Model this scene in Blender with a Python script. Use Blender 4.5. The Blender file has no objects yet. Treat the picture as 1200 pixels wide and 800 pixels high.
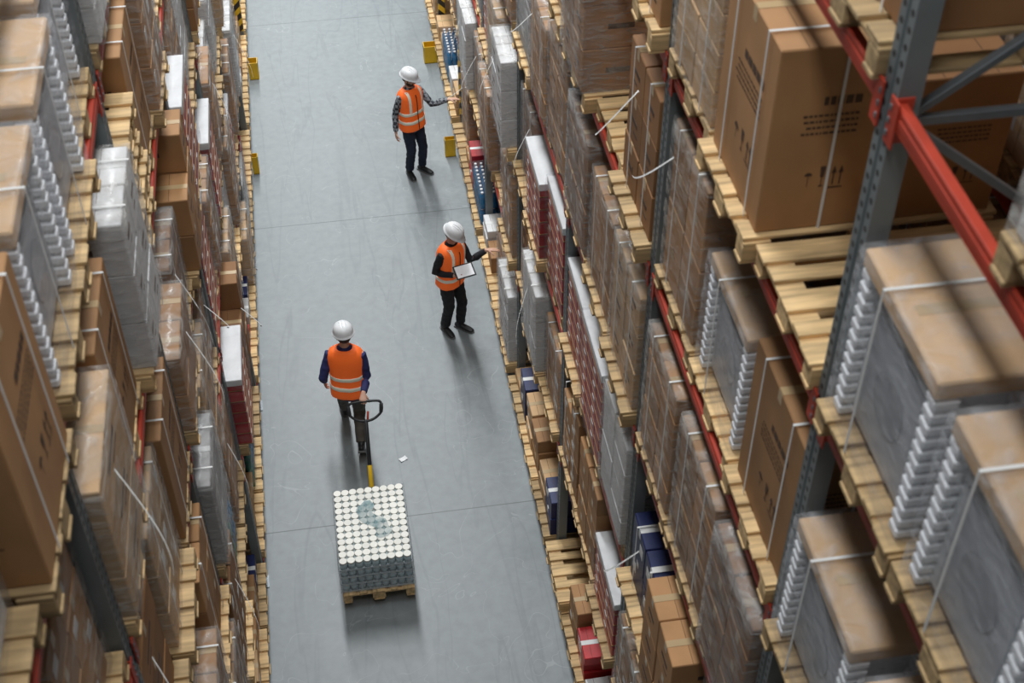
import bpy, bmesh, math, random
from mathutils import Vector, Matrix, noise
random.seed(7)
V=Vector
scene=bpy.context.scene
coll=scene.collection
H=12.0
# ---------------------------------------------------------------- camera
R_right=V((0.9878,-0.156,-0.0026)); R_up=V((0.1096,0.6827,0.7229))
R_back=R_right.cross(R_up).normalized(); R_up=R_back.cross(R_right).normalized(); R_right.normalize()
CAM=V((0,0,H))
cd=bpy.data.cameras.new("camera"); cam=bpy.data.objects.new("camera",cd); coll.objects.link(cam)
m=Matrix((R_right,R_up,R_back)).transposed().to_4x4(); m.translation=CAM; cam.matrix_world=m
cd.sensor_width=36; cd.lens=48.75; cd.clip_end=200
cd.dof.use_dof=True; cd.dof.focus_distance=15.0; cd.dof.aperture_fstop=2.8
scene.camera=cam
def proj(p):
    d=V(p)-CAM; z=-d.dot(R_back)
    if z<0.2: return (9999,9999)
    return (600+1625*d.dot(R_right)/z, 400-1625*d.dot(R_up)/z)
def visible(x0,x1,y0,y1,z0,z1,mg=50):
    P=[proj((x,y,z)) for x in(x0,x1) for y in(y0,y1) for z in(z0,z1)]
    us=[p[0] for p in P]; vs=[p[1] for p in P]
    return max(us)>-mg and min(us)<1200+mg and max(vs)>-mg and min(vs)<800+mg
# ---------------------------------------------------------------- materials
def nodes(mat):
    mat.use_nodes=True; nt=mat.node_tree; b=nt.nodes["Principled BSDF"]; return nt,b
def M(name,col,rough=.6,metal=0,var=.12,scale=6,stretch=(1,1,1),bump=0,rand=0,spec=.5,emit=0):
    mt=bpy.data.materials.new(name); nt,b=nodes(mt); N=nt.nodes; L=nt.links
    tc=N.new("ShaderNodeTexCoord"); mp=N.new("ShaderNodeMapping"); mp.inputs["Scale"].default_value=stretch
    nz=N.new("ShaderNodeTexNoise"); nz.inputs["Scale"].default_value=scale; nz.inputs["Detail"].default_value=4
    L.new(tc.outputs["Object"],mp.inputs[0]); L.new(mp.outputs[0],nz.inputs["Vector"])
    cr=N.new("ShaderNodeValToRGB"); cr.color_ramp.elements[0].position=.3; cr.color_ramp.elements[1].position=.7
    cr.color_ramp.elements[0].color=[c*(1-var) for c in col]+[1]; cr.color_ramp.elements[1].color=[min(1,c*(1+var)) for c in col]+[1]
    L.new(nz.outputs[0],cr.inputs[0]); out=cr.outputs[0]
    if rand:
        oi=N.new("ShaderNodeObjectInfo"); mr=N.new("ShaderNodeMapRange"); mr.inputs[3].default_value=1-rand; mr.inputs[4].default_value=1+rand
        hs=N.new("ShaderNodeHueSaturation"); L.new(oi.outputs["Random"],mr.inputs[0]); L.new(mr.outputs[0],hs.inputs["Value"]); L.new(out,hs.inputs["Color"]); out=hs.outputs[0]
    L.new(out,b.inputs["Base Color"])
    b.inputs["Roughness"].default_value=rough; b.inputs["Metallic"].default_value=metal; b.inputs["Specular IOR Level"].default_value=spec
    if emit: b.inputs["Emission Color"].default_value=(*col,1); b.inputs["Emission Strength"].default_value=emit
    if bump:
        bp=N.new("ShaderNodeBump"); bp.inputs["Strength"].default_value=bump; bp.inputs["Distance"].default_value=.01
        L.new(nz.outputs[0],bp.inputs["Height"]); L.new(bp.outputs[0],b.inputs["Normal"])
    return mt
kraft=M("kraft_cardboard",(.43,.225,.095),.75,rand=.22,scale=3)
kraft2=M("light_cardboard",(.58,.37,.19),.75,rand=.15,scale=3)
kraftD=M("dark_cardboard",(.30,.145,.057),.75,rand=.15,scale=3)
tape=M("packing_tape",(.52,.37,.20),.3,var=.05)
seam=M("dark_seam",(.09,.05,.025),.9)  # dark brown line where the carton flaps meet
whitebox=M("white_carton",(.72,.72,.71),.55,rand=.1,var=.05)
greybox=M("grey_carton",(.42,.41,.40),.6,rand=.2,var=.1)
redbox=M("red_carton",(.42,.014,.018),.4,rand=.25,var=.2)
bluebox=M("dark_blue_carton",(.010,.018,.09),.45,var=.2)
ink=M("printing_ink",(.08,.045,.028),.7,var=.05)
labelm=M("white_label",(.75,.75,.73),.5,var=.03)
wood=M("pallet_wood",(.56,.385,.19),.75,var=.35,scale=3,stretch=(1,9,9),rand=.32,bump=.2)
strapm=M("plastic_strap",(.76,.76,.74),.35,var=.05)
foam=M("white_foam",(.90,.91,.92),.7,var=.03,bump=.1,scale=60)
enamel=M("white_enamel",(.66,.68,.70),.3,var=.03)
panelm=M("grey_panel",(.42,.44,.47),.35,var=.04)
darkglass=M("dark_glass",(.34,.36,.385),.25,var=.05)
red_steel=M("red_painted_steel",(.44,.045,.02),.5,var=.2,scale=4,bump=.05)
yellow=M("yellow_paint",(.85,.52,.015),.45,var=.1)
black=M("black_rubber",(.02,.02,.022),.5,var=.1)
blackpaint=M("black_paint",(.03,.03,.032),.35,var=.1)
brace_steel=M("galvanised_steel",(.20,.22,.235),.4,metal=.6,var=.15)
paper=M("paper",(.85,.86,.87),.6,var=.02)
bluebottle=M("blue_bottle_plastic",(.02,.20,.42),.2,var=.3)
greenbottle=M("green_bottle_plastic",(.03,.22,.18),.2,var=.3)
def upright_mat():
    mt=bpy.data.materials.new("perforated_upright_steel"); nt,b=nodes(mt); N=nt.nodes; L=nt.links
    tc=N.new("ShaderNodeTexCoord"); sp=N.new("ShaderNodeSeparateXYZ"); L.new(tc.outputs["Object"],sp.inputs[0])
    def ma(op,a,bv=None):
        n=N.new("ShaderNodeMath"); n.operation=op
        for i,q in enumerate((a,bv)):
            if q is None: continue
            if isinstance(q,(int,float)): n.inputs[i].default_value=q
            else: L.new(q,n.inputs[i])
        return n.outputs[0]
    zf=ma('MULTIPLY',ma('SUBTRACT',ma('FRACT',ma('MULTIPLY',sp.outputs[2],16.0)),.5),.0625)
    yf=ma('SUBTRACT',ma('ABSOLUTE',sp.outputs[1]),.034)
    d=ma('SQRT',ma('ADD',ma('MULTIPLY',zf,zf),ma('MULTIPLY',yf,yf)))
    hole=ma('LESS_THAN',d,.013)
    nz=N.new("ShaderNodeTexNoise"); nz.inputs["Scale"].default_value=4; L.new(tc.outputs["Object"],nz.inputs["Vector"])
    cr=N.new("ShaderNodeValToRGB"); cr.color_ramp.elements[0].color=(.13,.15,.155,1); cr.color_ramp.elements[1].color=(.23,.255,.26,1); L.new(nz.outputs[0],cr.inputs[0])
    mx=N.new("ShaderNodeMixRGB"); L.new(hole,mx.inputs[0]); L.new(cr.outputs[0],mx.inputs[1]); mx.inputs[2].default_value=(.02,.02,.022,1)
    L.new(mx.outputs[0],b.inputs["Base Color"]); b.inputs["Roughness"].default_value=.5; b.inputs["Metallic"].default_value=.1
    return mt
upr_m=upright_mat()
def stripe_mat():
    mt=bpy.data.materials.new("hazard_stripes"); nt,b=nodes(mt); N=nt.nodes; L=nt.links
    tc=N.new("ShaderNodeTexCoord"); sp=N.new("ShaderNodeSeparateXYZ"); L.new(tc.outputs["Object"],sp.inputs[0])
    a=N.new("ShaderNodeMath"); a.operation='ADD'; L.new(sp.outputs[1],a.inputs[0]); L.new(sp.outputs[2],a.inputs[1])
    a1=N.new("ShaderNodeMath"); a1.operation='ADD'; L.new(a.outputs[0],a1.inputs[0]); L.new(sp.outputs[0],a1.inputs[1])
    a2=N.new("ShaderNodeMath"); a2.operation='MULTIPLY'; a2.inputs[1].default_value=5; L.new(a1.outputs[0],a2.inputs[0])
    f=N.new("ShaderNodeMath"); f.operation='FRACT'; L.new(a2.outputs[0],f.inputs[0])
    g=N.new("ShaderNodeMath"); g.operation='GREATER_THAN'; g.inputs[1].default_value=.5; L.new(f.outputs[0],g.inputs[0])
    mx=N.new("ShaderNodeMixRGB"); L.new(g.outputs[0],mx.inputs[0]); mx.inputs[1].default_value=(.8,.5,.02,1); mx.inputs[2].default_value=(.02,.02,.02,1)
    L.new(mx.outputs[0],b.inputs["Base Color"]); b.inputs["Roughness"].default_value=.5
    return mt
hazard=stripe_mat()
def film_mat(name,lo,hi,tint,rough=.25):
    mt=bpy.data.materials.new(name); nt,b=nodes(mt); N=nt.nodes; L=nt.links
    b.inputs["Base Color"].default_value=tint; b.inputs["Roughness"].default_value=rough
    tr=N.new("ShaderNodeBsdfTransparent"); tr.inputs[0].default_value=(.97,.97,.98,1)
    tc=N.new("ShaderNodeTexCoord"); mp=N.new("ShaderNodeMapping"); mp.inputs["Scale"].default_value=(3,3,11); mp.inputs["Rotation"].default_value=(.35,.25,0)
    nz=N.new("ShaderNodeTexNoise"); nz.inputs["Scale"].default_value=2.2; nz.inputs["Detail"].default_value=5; nz.inputs["Distortion"].default_value=.8
    L.new(tc.outputs["Object"],mp.inputs[0]); L.new(mp.outputs[0],nz.inputs["Vector"])
    cr=N.new("ShaderNodeMapRange"); cr.inputs[1].default_value=.38; cr.inputs[2].default_value=.72; cr.inputs[3].default_value=lo; cr.inputs[4].default_value=hi; L.new(nz.outputs[0],cr.inputs[0])
    bp=N.new("ShaderNodeBump"); bp.inputs["Strength"].default_value=.9; bp.inputs["Distance"].default_value=.02; L.new(nz.outputs[0],bp.inputs["Height"]); L.new(bp.outputs[0],b.inputs["Normal"])
    mx=N.new("ShaderNodeMixShader"); L.new(cr.outputs[0],mx.inputs[0]); L.new(tr.outputs[0],mx.inputs[1]); L.new(b.outputs[0],mx.inputs[2])
    L.new(mx.outputs[0],N["Material Output"].inputs[0])
    return mt
film=film_mat("stretch_film",.06,.48,(.66,.64,.60,1),.22)
filmH=film_mat("heavy_stretch_film",.15,.6,(.54,.54,.53,1))
filmA=film_mat("cloudy_film",.05,.34,(.70,.72,.75,1),.3)
filmR=film_mat("thin_film",.02,.18,(.6,.6,.6,1),.25)
filmJ=film_mat("jar_film",.12,.4,(.72,.80,.82,1),.55)
filmT=film_mat("teal_film",.22,.72,(.10,.26,.28,1),.4)
FILMS=[film,filmH,filmA,filmR,filmJ]
def floor_mat():
    mt=bpy.data.materials.new("polished_concrete"); nt,b=nodes(mt); N=nt.nodes; L=nt.links
    tc=N.new("ShaderNodeTexCoord")
    n1=N.new("ShaderNodeTexNoise"); n1.inputs["Scale"].default_value=.7; n1.inputs["Detail"].default_value=8; n1.inputs["Roughness"].default_value=.62
    n2=N.new("ShaderNodeTexNoise"); n2.inputs["Scale"].default_value=9; n2.inputs["Detail"].default_value=6
    L.new(tc.outputs["Object"],n1.inputs["Vector"]); L.new(tc.outputs["Object"],n2.inputs["Vector"])
    cr=N.new("ShaderNodeValToRGB"); e=cr.color_ramp.elements; e[0].position=.3; e[1].position=.72
    e[0].color=(.195,.222,.230,1); e[1].color=(.315,.345,.352,1); L.new(n1.outputs[0],cr.inputs[0])
    mx=N.new("ShaderNodeMixRGB"); mx.blend_type='MULTIPLY'; mx.inputs[0].default_value=.4
    c2=N.new("ShaderNodeValToRGB"); c2.color_ramp.elements[0].position=.3; c2.color_ramp.elements[0].color=(.72,.72,.72,1); c2.color_ramp.elements[1].position=.6; L.new(n2.outputs[0],c2.inputs[0])
    L.new(cr.outputs[0],mx.inputs[1]); L.new(c2.outputs[0],mx.inputs[2])
    sp=N.new("ShaderNodeSeparateXYZ"); L.new(tc.outputs["Object"],sp.inputs[0])
    def ma(op,a,bv=None):
        n=N.new("ShaderNodeMath"); n.operation=op
        for i,q in enumerate((a,bv)):
            if q is None: continue
            if isinstance(q,(int,float)): n.inputs[i].default_value=q
            else: L.new(q,n.inputs[i])
        return n.outputs[0]
    ph=ma('FRACT',ma('DIVIDE',ma('ADD',sp.outputs[1],-9.82+5.33*4+2.665),5.33))
    j=ma('LESS_THAN',ma('ABSOLUTE',ma('SUBTRACT',ph,.5)),.0013)
    wv=N.new("ShaderNodeTexNoise"); wv.inputs["Scale"].default_value=1.1; wv.inputs["Distortion"].default_value=1.5; L.new(tc.outputs["Object"],wv.inputs["Vector"])
    sc=ma('LESS_THAN',ma('ABSOLUTE',ma('SUBTRACT',wv.outputs[0],.5)),.0022)
    mp=N.new("ShaderNodeMapping"); mp.inputs["Scale"].default_value=(2.2,.25,1); mp.inputs["Location"].default_value=(3,7,0); L.new(tc.outputs["Object"],mp.inputs[0])
    w2=N.new("ShaderNodeTexNoise"); w2.inputs["Scale"].default_value=1.0; w2.inputs["Distortion"].default_value=.6; w2.inputs["Detail"].default_value=3; L.new(mp.outputs[0],w2.inputs["Vector"])
    ty=N.new("ShaderNodeMapRange"); ty.inputs[1].default_value=.0; ty.inputs[2].default_value=.02; ty.inputs[3].default_value=.30; ty.inputs[4].default_value=0; L.new(ma('ABSOLUTE',ma('SUBTRACT',w2.outputs[0],.52)),ty.inputs[0])
    m0=N.new("ShaderNodeMixRGB"); L.new(ty.outputs[0],m0.inputs[0]); L.new(mx.outputs[0],m0.inputs[1]); m0.inputs[2].default_value=(.15,.17,.18,1)
    m2=N.new("ShaderNodeMixRGB"); L.new(ma('MULTIPLY',sc,.25),m2.inputs[0]); L.new(m0.outputs[0],m2.inputs[1]); m2.inputs[2].default_value=(.50,.53,.54,1)
    m3=N.new("ShaderNodeMixRGB"); L.new(ma('MULTIPLY',j,.7),m3.inputs[0]); L.new(m2.outputs[0],m3.inputs[1]); m3.inputs[2].default_value=(.09,.10,.10,1)
    L.new(m3.outputs[0],b.inputs["Base Color"])
    rr=N.new("ShaderNodeMapRange"); rr.inputs[1].default_value=.3; rr.inputs[2].default_value=.7; rr.inputs[3].default_value=.36; rr.inputs[4].default_value=.52; L.new(n1.outputs[0],rr.inputs[0]); L.new(rr.outputs[0],b.inputs["Roughness"])
    b.inputs["Specular IOR Level"].default_value=.42
    bp=N.new("ShaderNodeBump"); bp.inputs["Strength"].default_value=.06; L.new(n2.outputs[0],bp.inputs["Height"]); L.new(bp.outputs[0],b.inputs["Normal"])
    return mt
# ---------------------------------------------------------------- mesh helpers
def newmesh(name,bm,mats,smooth=False):
    me=bpy.data.meshes.new(name); bm.to_mesh(me); bm.free()
    for q in mats: me.materials.append(q)
    if smooth:
        for p in me.polygons: p.use_smooth=True
    return me
def box(bm,c,s,mi=0,bev=0,rot=None):
    r=bmesh.ops.create_cube(bm,size=1.0); vs=r['verts']
    mt=Matrix.Translation(V(c)) @ (rot.to_4x4() if rot else Matrix.Identity(4)) @ Matrix.Diagonal((s[0],s[1],s[2],1))
    bmesh.ops.transform(bm,matrix=mt,verts=vs)
    fs=set(f for v in vs for f in v.link_faces)
    for f in fs: f.material_index=mi
    if bev:
        es=list(set(e for v in vs for e in v.link_edges))
        r=bmesh.ops.bevel(bm,geom=es,offset=bev,segments=1,affect='EDGES',profile=.5)
        for f in r['faces']: f.material_index=mi
def poly(bm,pts,mi=0):
    f=bm.faces.new([bm.verts.new(V(p)) for p in pts]); f.material_index=mi; return f
def revolve(bm,prof,mi_list,n=16,c=(0,0,0)):
    rings=[]
    for r,z in prof:
        rings.append([bm.verts.new((c[0]+r*math.cos(2*math.pi*k/n),c[1]+r*math.sin(2*math.pi*k/n),c[2]+z)) for k in range(n)])
    for i in range(len(rings)-1):
        for k in range(n):
            f=bm.faces.new((rings[i][k],rings[i][(k+1)%n],rings[i+1][(k+1)%n],rings[i+1][k])); f.material_index=mi_list[i]; f.smooth=True
    f=bm.faces.new(rings[-1]); f.material_index=mi_list[-1]
    f=bm.faces.new(list(reversed(rings[0]))); f.material_index=mi_list[0]
def tube(bm,path,ref,n=16,sup=2.0,round_ends=True,mi=0):
    path=[(V(p),a,b) for p,a,b in path]; ref=V(ref)
    P=[]; 
    for i,(p,a,b) in enumerate(path):
        t=((path[min(i+1,len(path)-1)][0]-path[max(i-1,0)][0])).normalized()
        P.append((p,a,b,t))
    if round_ends:
        p,a,b,t=P[0]; r=min(a,b); P=[(p-t*r*.8,a*.35,b*.35,t),(p-t*r*.5,a*.8,b*.8,t)]+P
        p,a,b,t=P[-1]; r=min(a,b); P=P+[(p+t*r*.5,a*.8,b*.8,t),(p+t*r*.8,a*.35,b*.35,t)]
    rings=[]
    for p,a,b,t in P:
        u=ref-t*ref.dot(t)
        if u.length<1e-3: u=t.orthogonal()
        u.normalize(); v=t.cross(u)
        ring=[]
        for k in range(n):
            th=2*math.pi*k/n; c=math.cos(th); s=math.sin(th)
            cc=math.copysign(abs(c)**(2/sup),c); ss=math.copysign(abs(s)**(2/sup),s)
            ring.append(bm.verts.new(p+u*a*cc+v*b*ss))
        rings.append(ring)
    for i in range(len(rings)-1):
        for k in range(n):
            f=bm.faces.new((rings[i][k],rings[i][(k+1)%n],rings[i+1][(k+1)%n],rings[i+1][k])); f.material_index=mi; f.smooth=True
    f=bm.faces.new(list(reversed(rings[0]))); f.material_index=mi
    f=bm.faces.new(rings[-1]); f.material_index=mi
def ellipsoid(bm,c,r,rot=None,u=20,v=14,mi=0):
    q=bmesh.ops.create_uvsphere(bm,u_segments=u,v_segments=v,radius=1.0)
    mt=Matrix.Translation(V(c)) @ (rot.to_4x4() if rot else Matrix.Identity(4)) @ Matrix.Diagonal((r[0],r[1],r[2],1))
    bmesh.ops.transform(bm,matrix=mt,verts=q['verts'])
    for f in set(f for w in q['verts'] for f in w.link_faces): f.material_index=mi; f.smooth=True
def ob(name,me,loc=(0,0,0),rz=0,parent=None,label=None,cat=None,group=None,scale=None,kind=None):
    o=bpy.data.objects.new(name,me); coll.objects.link(o)
    o.location=loc; o.rotation_euler=(0,0,rz)
    if scale: o.scale=scale
    if parent: o.parent=parent
    if label: o["label"]=label
    if cat: o["category"]=cat
    if group: o["group"]=group
    if kind: o["kind"]=kind
    return o
cache={}
def cached(fn):
    def w(*a):
        k=(fn.__name__,)+tuple(round(x,3) if isinstance(x,float) else x for x in a)
        if k not in cache: cache[k]=fn(*a)
        return cache[k]
    return w
MATS={'k':kraft,'l':kraft2,'d':kraftD,'w':whitebox,'g':greybox,'r':redbox,'u':bluebox}
# ---------------------------------------------------------------- templates
@cached
def pallet_mesh(v):
    rd=random.Random(v); bm=bmesh.new()
    L_,W_=1.2,.8
    ws=[.145,.10,.145,.10,.145]; ys=[-.3275,-.17,0,.17,.3275]
    for w,y in zip(ws,ys):
        box(bm,(rd.uniform(-.008,.008),y+rd.uniform(-.006,.006),.133),(L_,w*.88,.020),0,.003)
    for x in(-.5275,0,.5275): box(bm,(x,0,.112),(.13,W_,.020),0,.003)
    for x in(-.5275,0,.5275):
        for y,w in((-.35,.10),(0,.145),(.35,.10)): box(bm,(x,y,.061),(.13,w,.080),0,.003)
    for y,w in((-.35,.09),(0,.12),(.35,.09)): box(bm,(0,y,.010),(L_,w,.020),0,.003)
    return newmesh("wooden_pallet",bm,[wood])
def carton_bm(dx,dy,dz,mk,v):
    bm=bmesh.new(); box(bm,(0,0,dz/2),(dx,dy,dz),0,.006)
    e=.0012
    box(bm,(0,0,dz+e/2),(dx*.985,.004,e),2); box(bm,(0,0,dz+e),(dx*.99,.05,e),1)
    for s in(-1,1): box(bm,(s*(dx/2+e/2),0,dz-.035),(e,.05,.07),1)
    for s in(-1,1): box(bm,(s*dx*.25,0,dz+e*.4),(.003,dy*.97,e*.8),2)
    if v%3==0:
        for s in(-1,1):
            box(bm,(s*(dx/2+e/2),dy*.22,dz*.55),(e,dy*.25,dz*.28),3)
    if v%3==1:
        for s in(-1,1):
            box(bm,(s*(dx/2+e/2),0,dz*.5),(e,dy*.4,dz*.10),4)
            box(bm,(s*(dx/2+e/2),-dy*.1,dz*.28),(e,dy*.25,dz*.05),4)
            box(bm,(0,s*(dy/2+e/2),dz*.5),(dx*.35,e,dz*.12),4)
    return bm
def cmats(mk): return [MATS[mk],tape if mk in'kld' else strapm,seam,labelm,ink]
@cached
def carton_mesh(dx,dy,dz,mk,v): return newmesh("carton",carton_bm(dx,dy,dz,mk,v),cmats(mk))
def marks(bm,w,h,v,mat4):
    rd=random.Random(v+5); mi=4
    def P(pts): poly(bm,[mat4@V(p) for p in pts],mi)
    def rect(y,z,a,b): P([(0,y,z),(0,y,z+b),(0,y+a,z+b),(0,y+a,z)])
    x=-w*.30
    for i in range(5):
        a=w*rd.uniform(.04,.07); rect(x,h*.70,a,h*.045); x+=a+w*.018
    for r in range(4):
        x=-w*.30
        while x<w*.18:
            a=w*rd.uniform(.015,.05); rect(x,h*(.64-.032*r),a,h*.012); x+=a+w*.012
    k=.55; ox=-.06*w; oz=.14*h
    for cx in(-w*.32*k+ox,-w*.2*k+ox):
        rect(cx-.012*w*k,oz+h*.2*k,.024*w*k,h*.12*k); P([(0,cx-.045*w*k,oz+h*.32*k),(0,cx,oz+h*.40*k),(0,cx+.045*w*k,oz+h*.32*k)])
    rect(-w*.38*k+ox,oz+h*.165*k,w*.25*k,h*.014*k)
    cx=ox; P([(0,cx-.05*w*k,oz+h*.40*k),(0,cx+.05*w*k,oz+h*.40*k),(0,cx+.03*w*k,oz+h*.29*k),(0,cx-.03*w*k,oz+h*.29*k)]); rect(cx-.008*w*k,oz+h*.2*k,.016*w*k,h*.1*k); rect(cx-.035*w*k,oz+h*.19*k,.07*w*k,h*.015*k)
    cx=w*.24*k+ox
    for a0 in range(6):
        b0=math.pi*a0/6; b1=math.pi*(a0+1)/6
        P([(0,cx,oz+h*.31*k),(0,cx+.07*w*k*math.cos(b0),oz+h*.31*k+.07*w*k*math.sin(b0)),(0,cx+.07*w*k*math.cos(b1),oz+h*.31*k+.07*w*k*math.sin(b1))])
    rect(cx-.006*w*k,oz+h*.2*k,.012*w*k,h*.11*k)
@cached
def big_carton_mesh(dx,dy,dz,mk,v):
    bm=carton_bm(dx,dy,dz,mk,2)
    marks(bm,dy,dz,v,Matrix.Translation((-dx/2-.002,0,0)))
    marks(bm,dx,dz,v+1,Matrix.Translation((0,-dy/2-.002,0))@Matrix.Rotation(math.pi/2,4,'Z'))
    marks(bm,dx,dz,v+1,Matrix.Translation((0,dy/2+.002,0))@Matrix.Rotation(-math.pi/2,4,'Z'))
    return newmesh("carton",bm,cmats(mk))
@cached
def film_mesh(dx,dy,dz,v,heavy,opentop=0):
    bm=bmesh.new(); r=bmesh.ops.create_cube(bm,size=1.0)
    bmesh.ops.subdivide_edges(bm,edges=bm.edges[:],cuts=9,use_grid_fill=True)
    for q in bm.verts:
        c=q.co.copy(); n=noise.noise(V((c.x*4+v*7,c.y*4,c.z*13)))
        q.co=V((c.x*(dx+.016),c.y*(dy+.016),(c.z+.5)*(dz+.01)))
        if abs(c.z-.5)<1e-3: q.co.z+=n*.006
        else:
            off=.006+n*.008
            if abs(abs(c.x)-.5)<1e-3: q.co.x+=math.copysign(off,c.x)
            if abs(abs(c.y)-.5)<1e-3: q.co.y+=math.copysign(off*.5,c.y)
    bmesh.ops.delete(bm,geom=[f for f in bm.faces if all(w.co.z<.001 for w in f.verts)],context='FACES')
    if opentop: bmesh.ops.delete(bm,geom=[f for f in bm.faces if all(w.co.z>dz-.005 for w in f.verts)],context='FACES')
    return newmesh("stretch_film",bm,[FILMS[heavy]],True)
@cached
def strap_mesh(dx,dz,yo):
    bm=bmesh.new(); w=.014; t=.002; o=.012
    box(bm,(0,yo,dz+o),(dx+2*o,w,t)); 
    for s in(-1,1): box(bm,(s*(dx/2+o),yo,dz/2+.0),(t,w,dz+2*o))
    return newmesh("strap",bm,[strapm])
@cached
def strapY_mesh(dy,dz,xo):
    bm=bmesh.new(); w=.014; t=.002; o=.010
    box(bm,(xo,0,dz+o),(w,dy+2*o,t))
    for s in(-1,1): box(bm,(xo,s*(dy/2+o),dz/2),(w,t,dz+2*o))
    return newmesh("strap",bm,[strapm])
@cached
def loose_strap_mesh(v):
    rd=random.Random(v); bm=bmesh.new()
    e=V((-rd.uniform(.08,.2),rd.uniform(-.5,.5),-rd.uniform(.35,.7))); 
    prev=None
    for i in range(13):
        s=i/12; p=e*s+V((-.08*math.sin(s*3.1),0,-.10*math.sin(s*3.14)))
        q=(bm.verts.new(p+V((0,.007,0))),bm.verts.new(p-V((0,.007,0))))
        if prev: bm.faces.new((prev[0],prev[1],q[1],q[0]))
        prev=q
    bmesh.ops.solidify(bm,geom=bm.faces[:],thickness=.0015)
    return newmesh("loose_strap",bm,[strapm],True)
AX,AY,AH=.30,.56,.68
@cached
def appliance_mesh():
    w,d,h=AX,AY,AH
    bm=bmesh.new(); box(bm,(0,0,h/2),(w,d,h),0,.015)
    box(bm,(-w/2-.004,0,h*.45),(.008,d*.8,h*.76),3,.004)
    box(bm,(-w/2-.004,0,h*.92),(.01,d*.9,h*.09),1,.003)
    box(bm,(-w/2-.008,d*.28,h*.92),(.01,d*.25,h*.04),2)
    n=28; x=-w/2-.010; zc=h*.45
    for k in range(n):
        a0=2*math.pi*k/n; a1=2*math.pi*(k+1)/n
        P=lambda r,a:(x,r*math.cos(a),zc+r*math.sin(a))
        poly(bm,[(x,0,zc),P(.13,a1),P(.13,a0)],2)
    return newmesh("appliance_body",bm,[enamel,greybox,darkglass,panelm])
@cached
def foam_mesh(h):
    bm=bmesh.new(); n=12; s=h/n
    for i in range(n):
        box(bm,(0,0,s*(i+.5)),(.092,.072,s*.66),0,.006)
    box(bm,(0,0,h/2),(.066,.046,h),0,.004)
    return newmesh("foam_corner",bm,[foam])
@cached
def cap_mesh():
    bm=bmesh.new(); box(bm,(0,0,.04),(AX+.10,AY+.13,.08),0,.008); box(bm,(0,0,.0805),(AX*.98,.05,.002),1)
    return newmesh("cardboard_cap",bm,[kraft2,tape])
@cached
def pack_tier_mesh(dx,dy,dz,mk):
    bm=bmesh.new(); nx=5; ny=4
    for i in range(nx):
        for j in range(ny):
            x=(i-(nx-1)/2)*dx/nx; y=(j-(ny-1)/2)*dy/ny
            box(bm,(x,y,dz*.46),(dx/nx*.95,dy/ny*.95,dz*.9),0,.008)
            box(bm,(x,y,dz*.94),(dx/nx*.7,dy/ny*.7,dz*.05),1,.002)
            if i in(0,nx-1) and j%2: box(bm,(x+math.copysign(dx/nx*.485,x),y,dz*.5),(.003,dy/ny*.4,dz*.2),1)
    box(bm,(0,0,.004),(dx,dy,.008),2)
    return newmesh("pack_tier",bm,[MATS[mk],whitebox,kraftD])
@cached
def cover_mesh(dx,dy):
    bm=bmesh.new(); box(bm,(0,0,.004),(dx,dy,.008),0,.002)
    for s in(-1,1): box(bm,(s*dx/2,0,-.03),(.004,dy,.07),0); box(bm,(0,s*dy/2,-.03),(dx,.004,.07),0)
    return newmesh("cover_sheet",bm,[whitebox])
@cached
def bottle_mesh(mk):
    bm=bmesh.new()
    for i in range(4):
        for j in range(3):
            revolve(bm,[(.034,0),(.036,.02),(.036,.16),(.030,.19),(.013,.225),(.013,.235),(.017,.236),(.017,.255)],[0,0,0,0,0,1,1],10,((i-1.5)*.076,(j-1)*.076,0))
    return newmesh("bottles",bm,[bluebottle if mk=='b' else greenbottle,whitebox])
@cached
def upright_mesh(h):
    bm=bmesh.new()
    out=[(0,-.06),(0,-.014),(.014,-.008),(.014,.008),(0,.014),(0,.06),(.085,.06),(.085,.028),(.080,.028),(.080,.055),(.006,.055),(.006,.018),(.02,.011),(.02,-.011),(.006,-.018),(.006,-.055),(.08,-.055),(.08,-.028),(.085,-.028),(.085,-.06)]
    lo=[bm.verts.new((x,y,0)) for x,y in out]; hi=[bm.verts.new((x,y,h)) for x,y in out]
    n=len(out)
    for i in range(n): bm.faces.new((lo[i],lo[(i+1)%n],hi[(i+1)%n],hi[i]))
    bm.faces.new(hi); bm.faces.new(list(reversed(lo)))
    bmesh.ops.recalc_face_normals(bm,faces=bm.faces[:])
    box(bm,(.04,0,.005),(.14,.16,.01),1)
    return newmesh("upright",bm,[upr_m,brace_steel])
@cached
def brace_mesh(h):
    bm=bmesh.new(); d=1.0; z=.3; k=0
    while z+.75<h:
        a=V((.08,0,z)) if k%2==0 else V((.08+d-.05,0,z)); b=V((.08+d-.05,0,z+.72)) if k%2==0 else V((.08,0,z+.72))
        c=(a+b)/2; dv=(b-a); q=dv.to_track_quat('X','Y').to_matrix()
        box(bm,c,(dv.length,.03,.035),0,.002,q)
        z+=.75; k+=1
        if k%4==0: box(bm,(.08+d/2-.02,0,z-.02),(d,.03,.035),0,.002)
    return newmesh("brace",bm,[brace_steel])
@cached
def beam_mesh(l):
    bm=bmesh.new(); box(bm,(.022,0,-.045),(.042,l,.09),0,.005); box(bm,(.0005,0,-.045),(.005,l*.96,.03),0,.002)
    for s in(-1,1):
        box(bm,(-.003,s*(l/2-.005),-.07),(.008,.07,.18),0,.002)
        box(bm,(.03,s*(l/2+.0),-.07),(.07,.008,.18),0,.002)
        for z in(-.02,-.07,-.12): box(bm,(-.008,s*(l/2+.014),z),(.006,.016,.022),1,.002)
    return newmesh("beam",bm,[red_steel,brace_steel])
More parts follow.
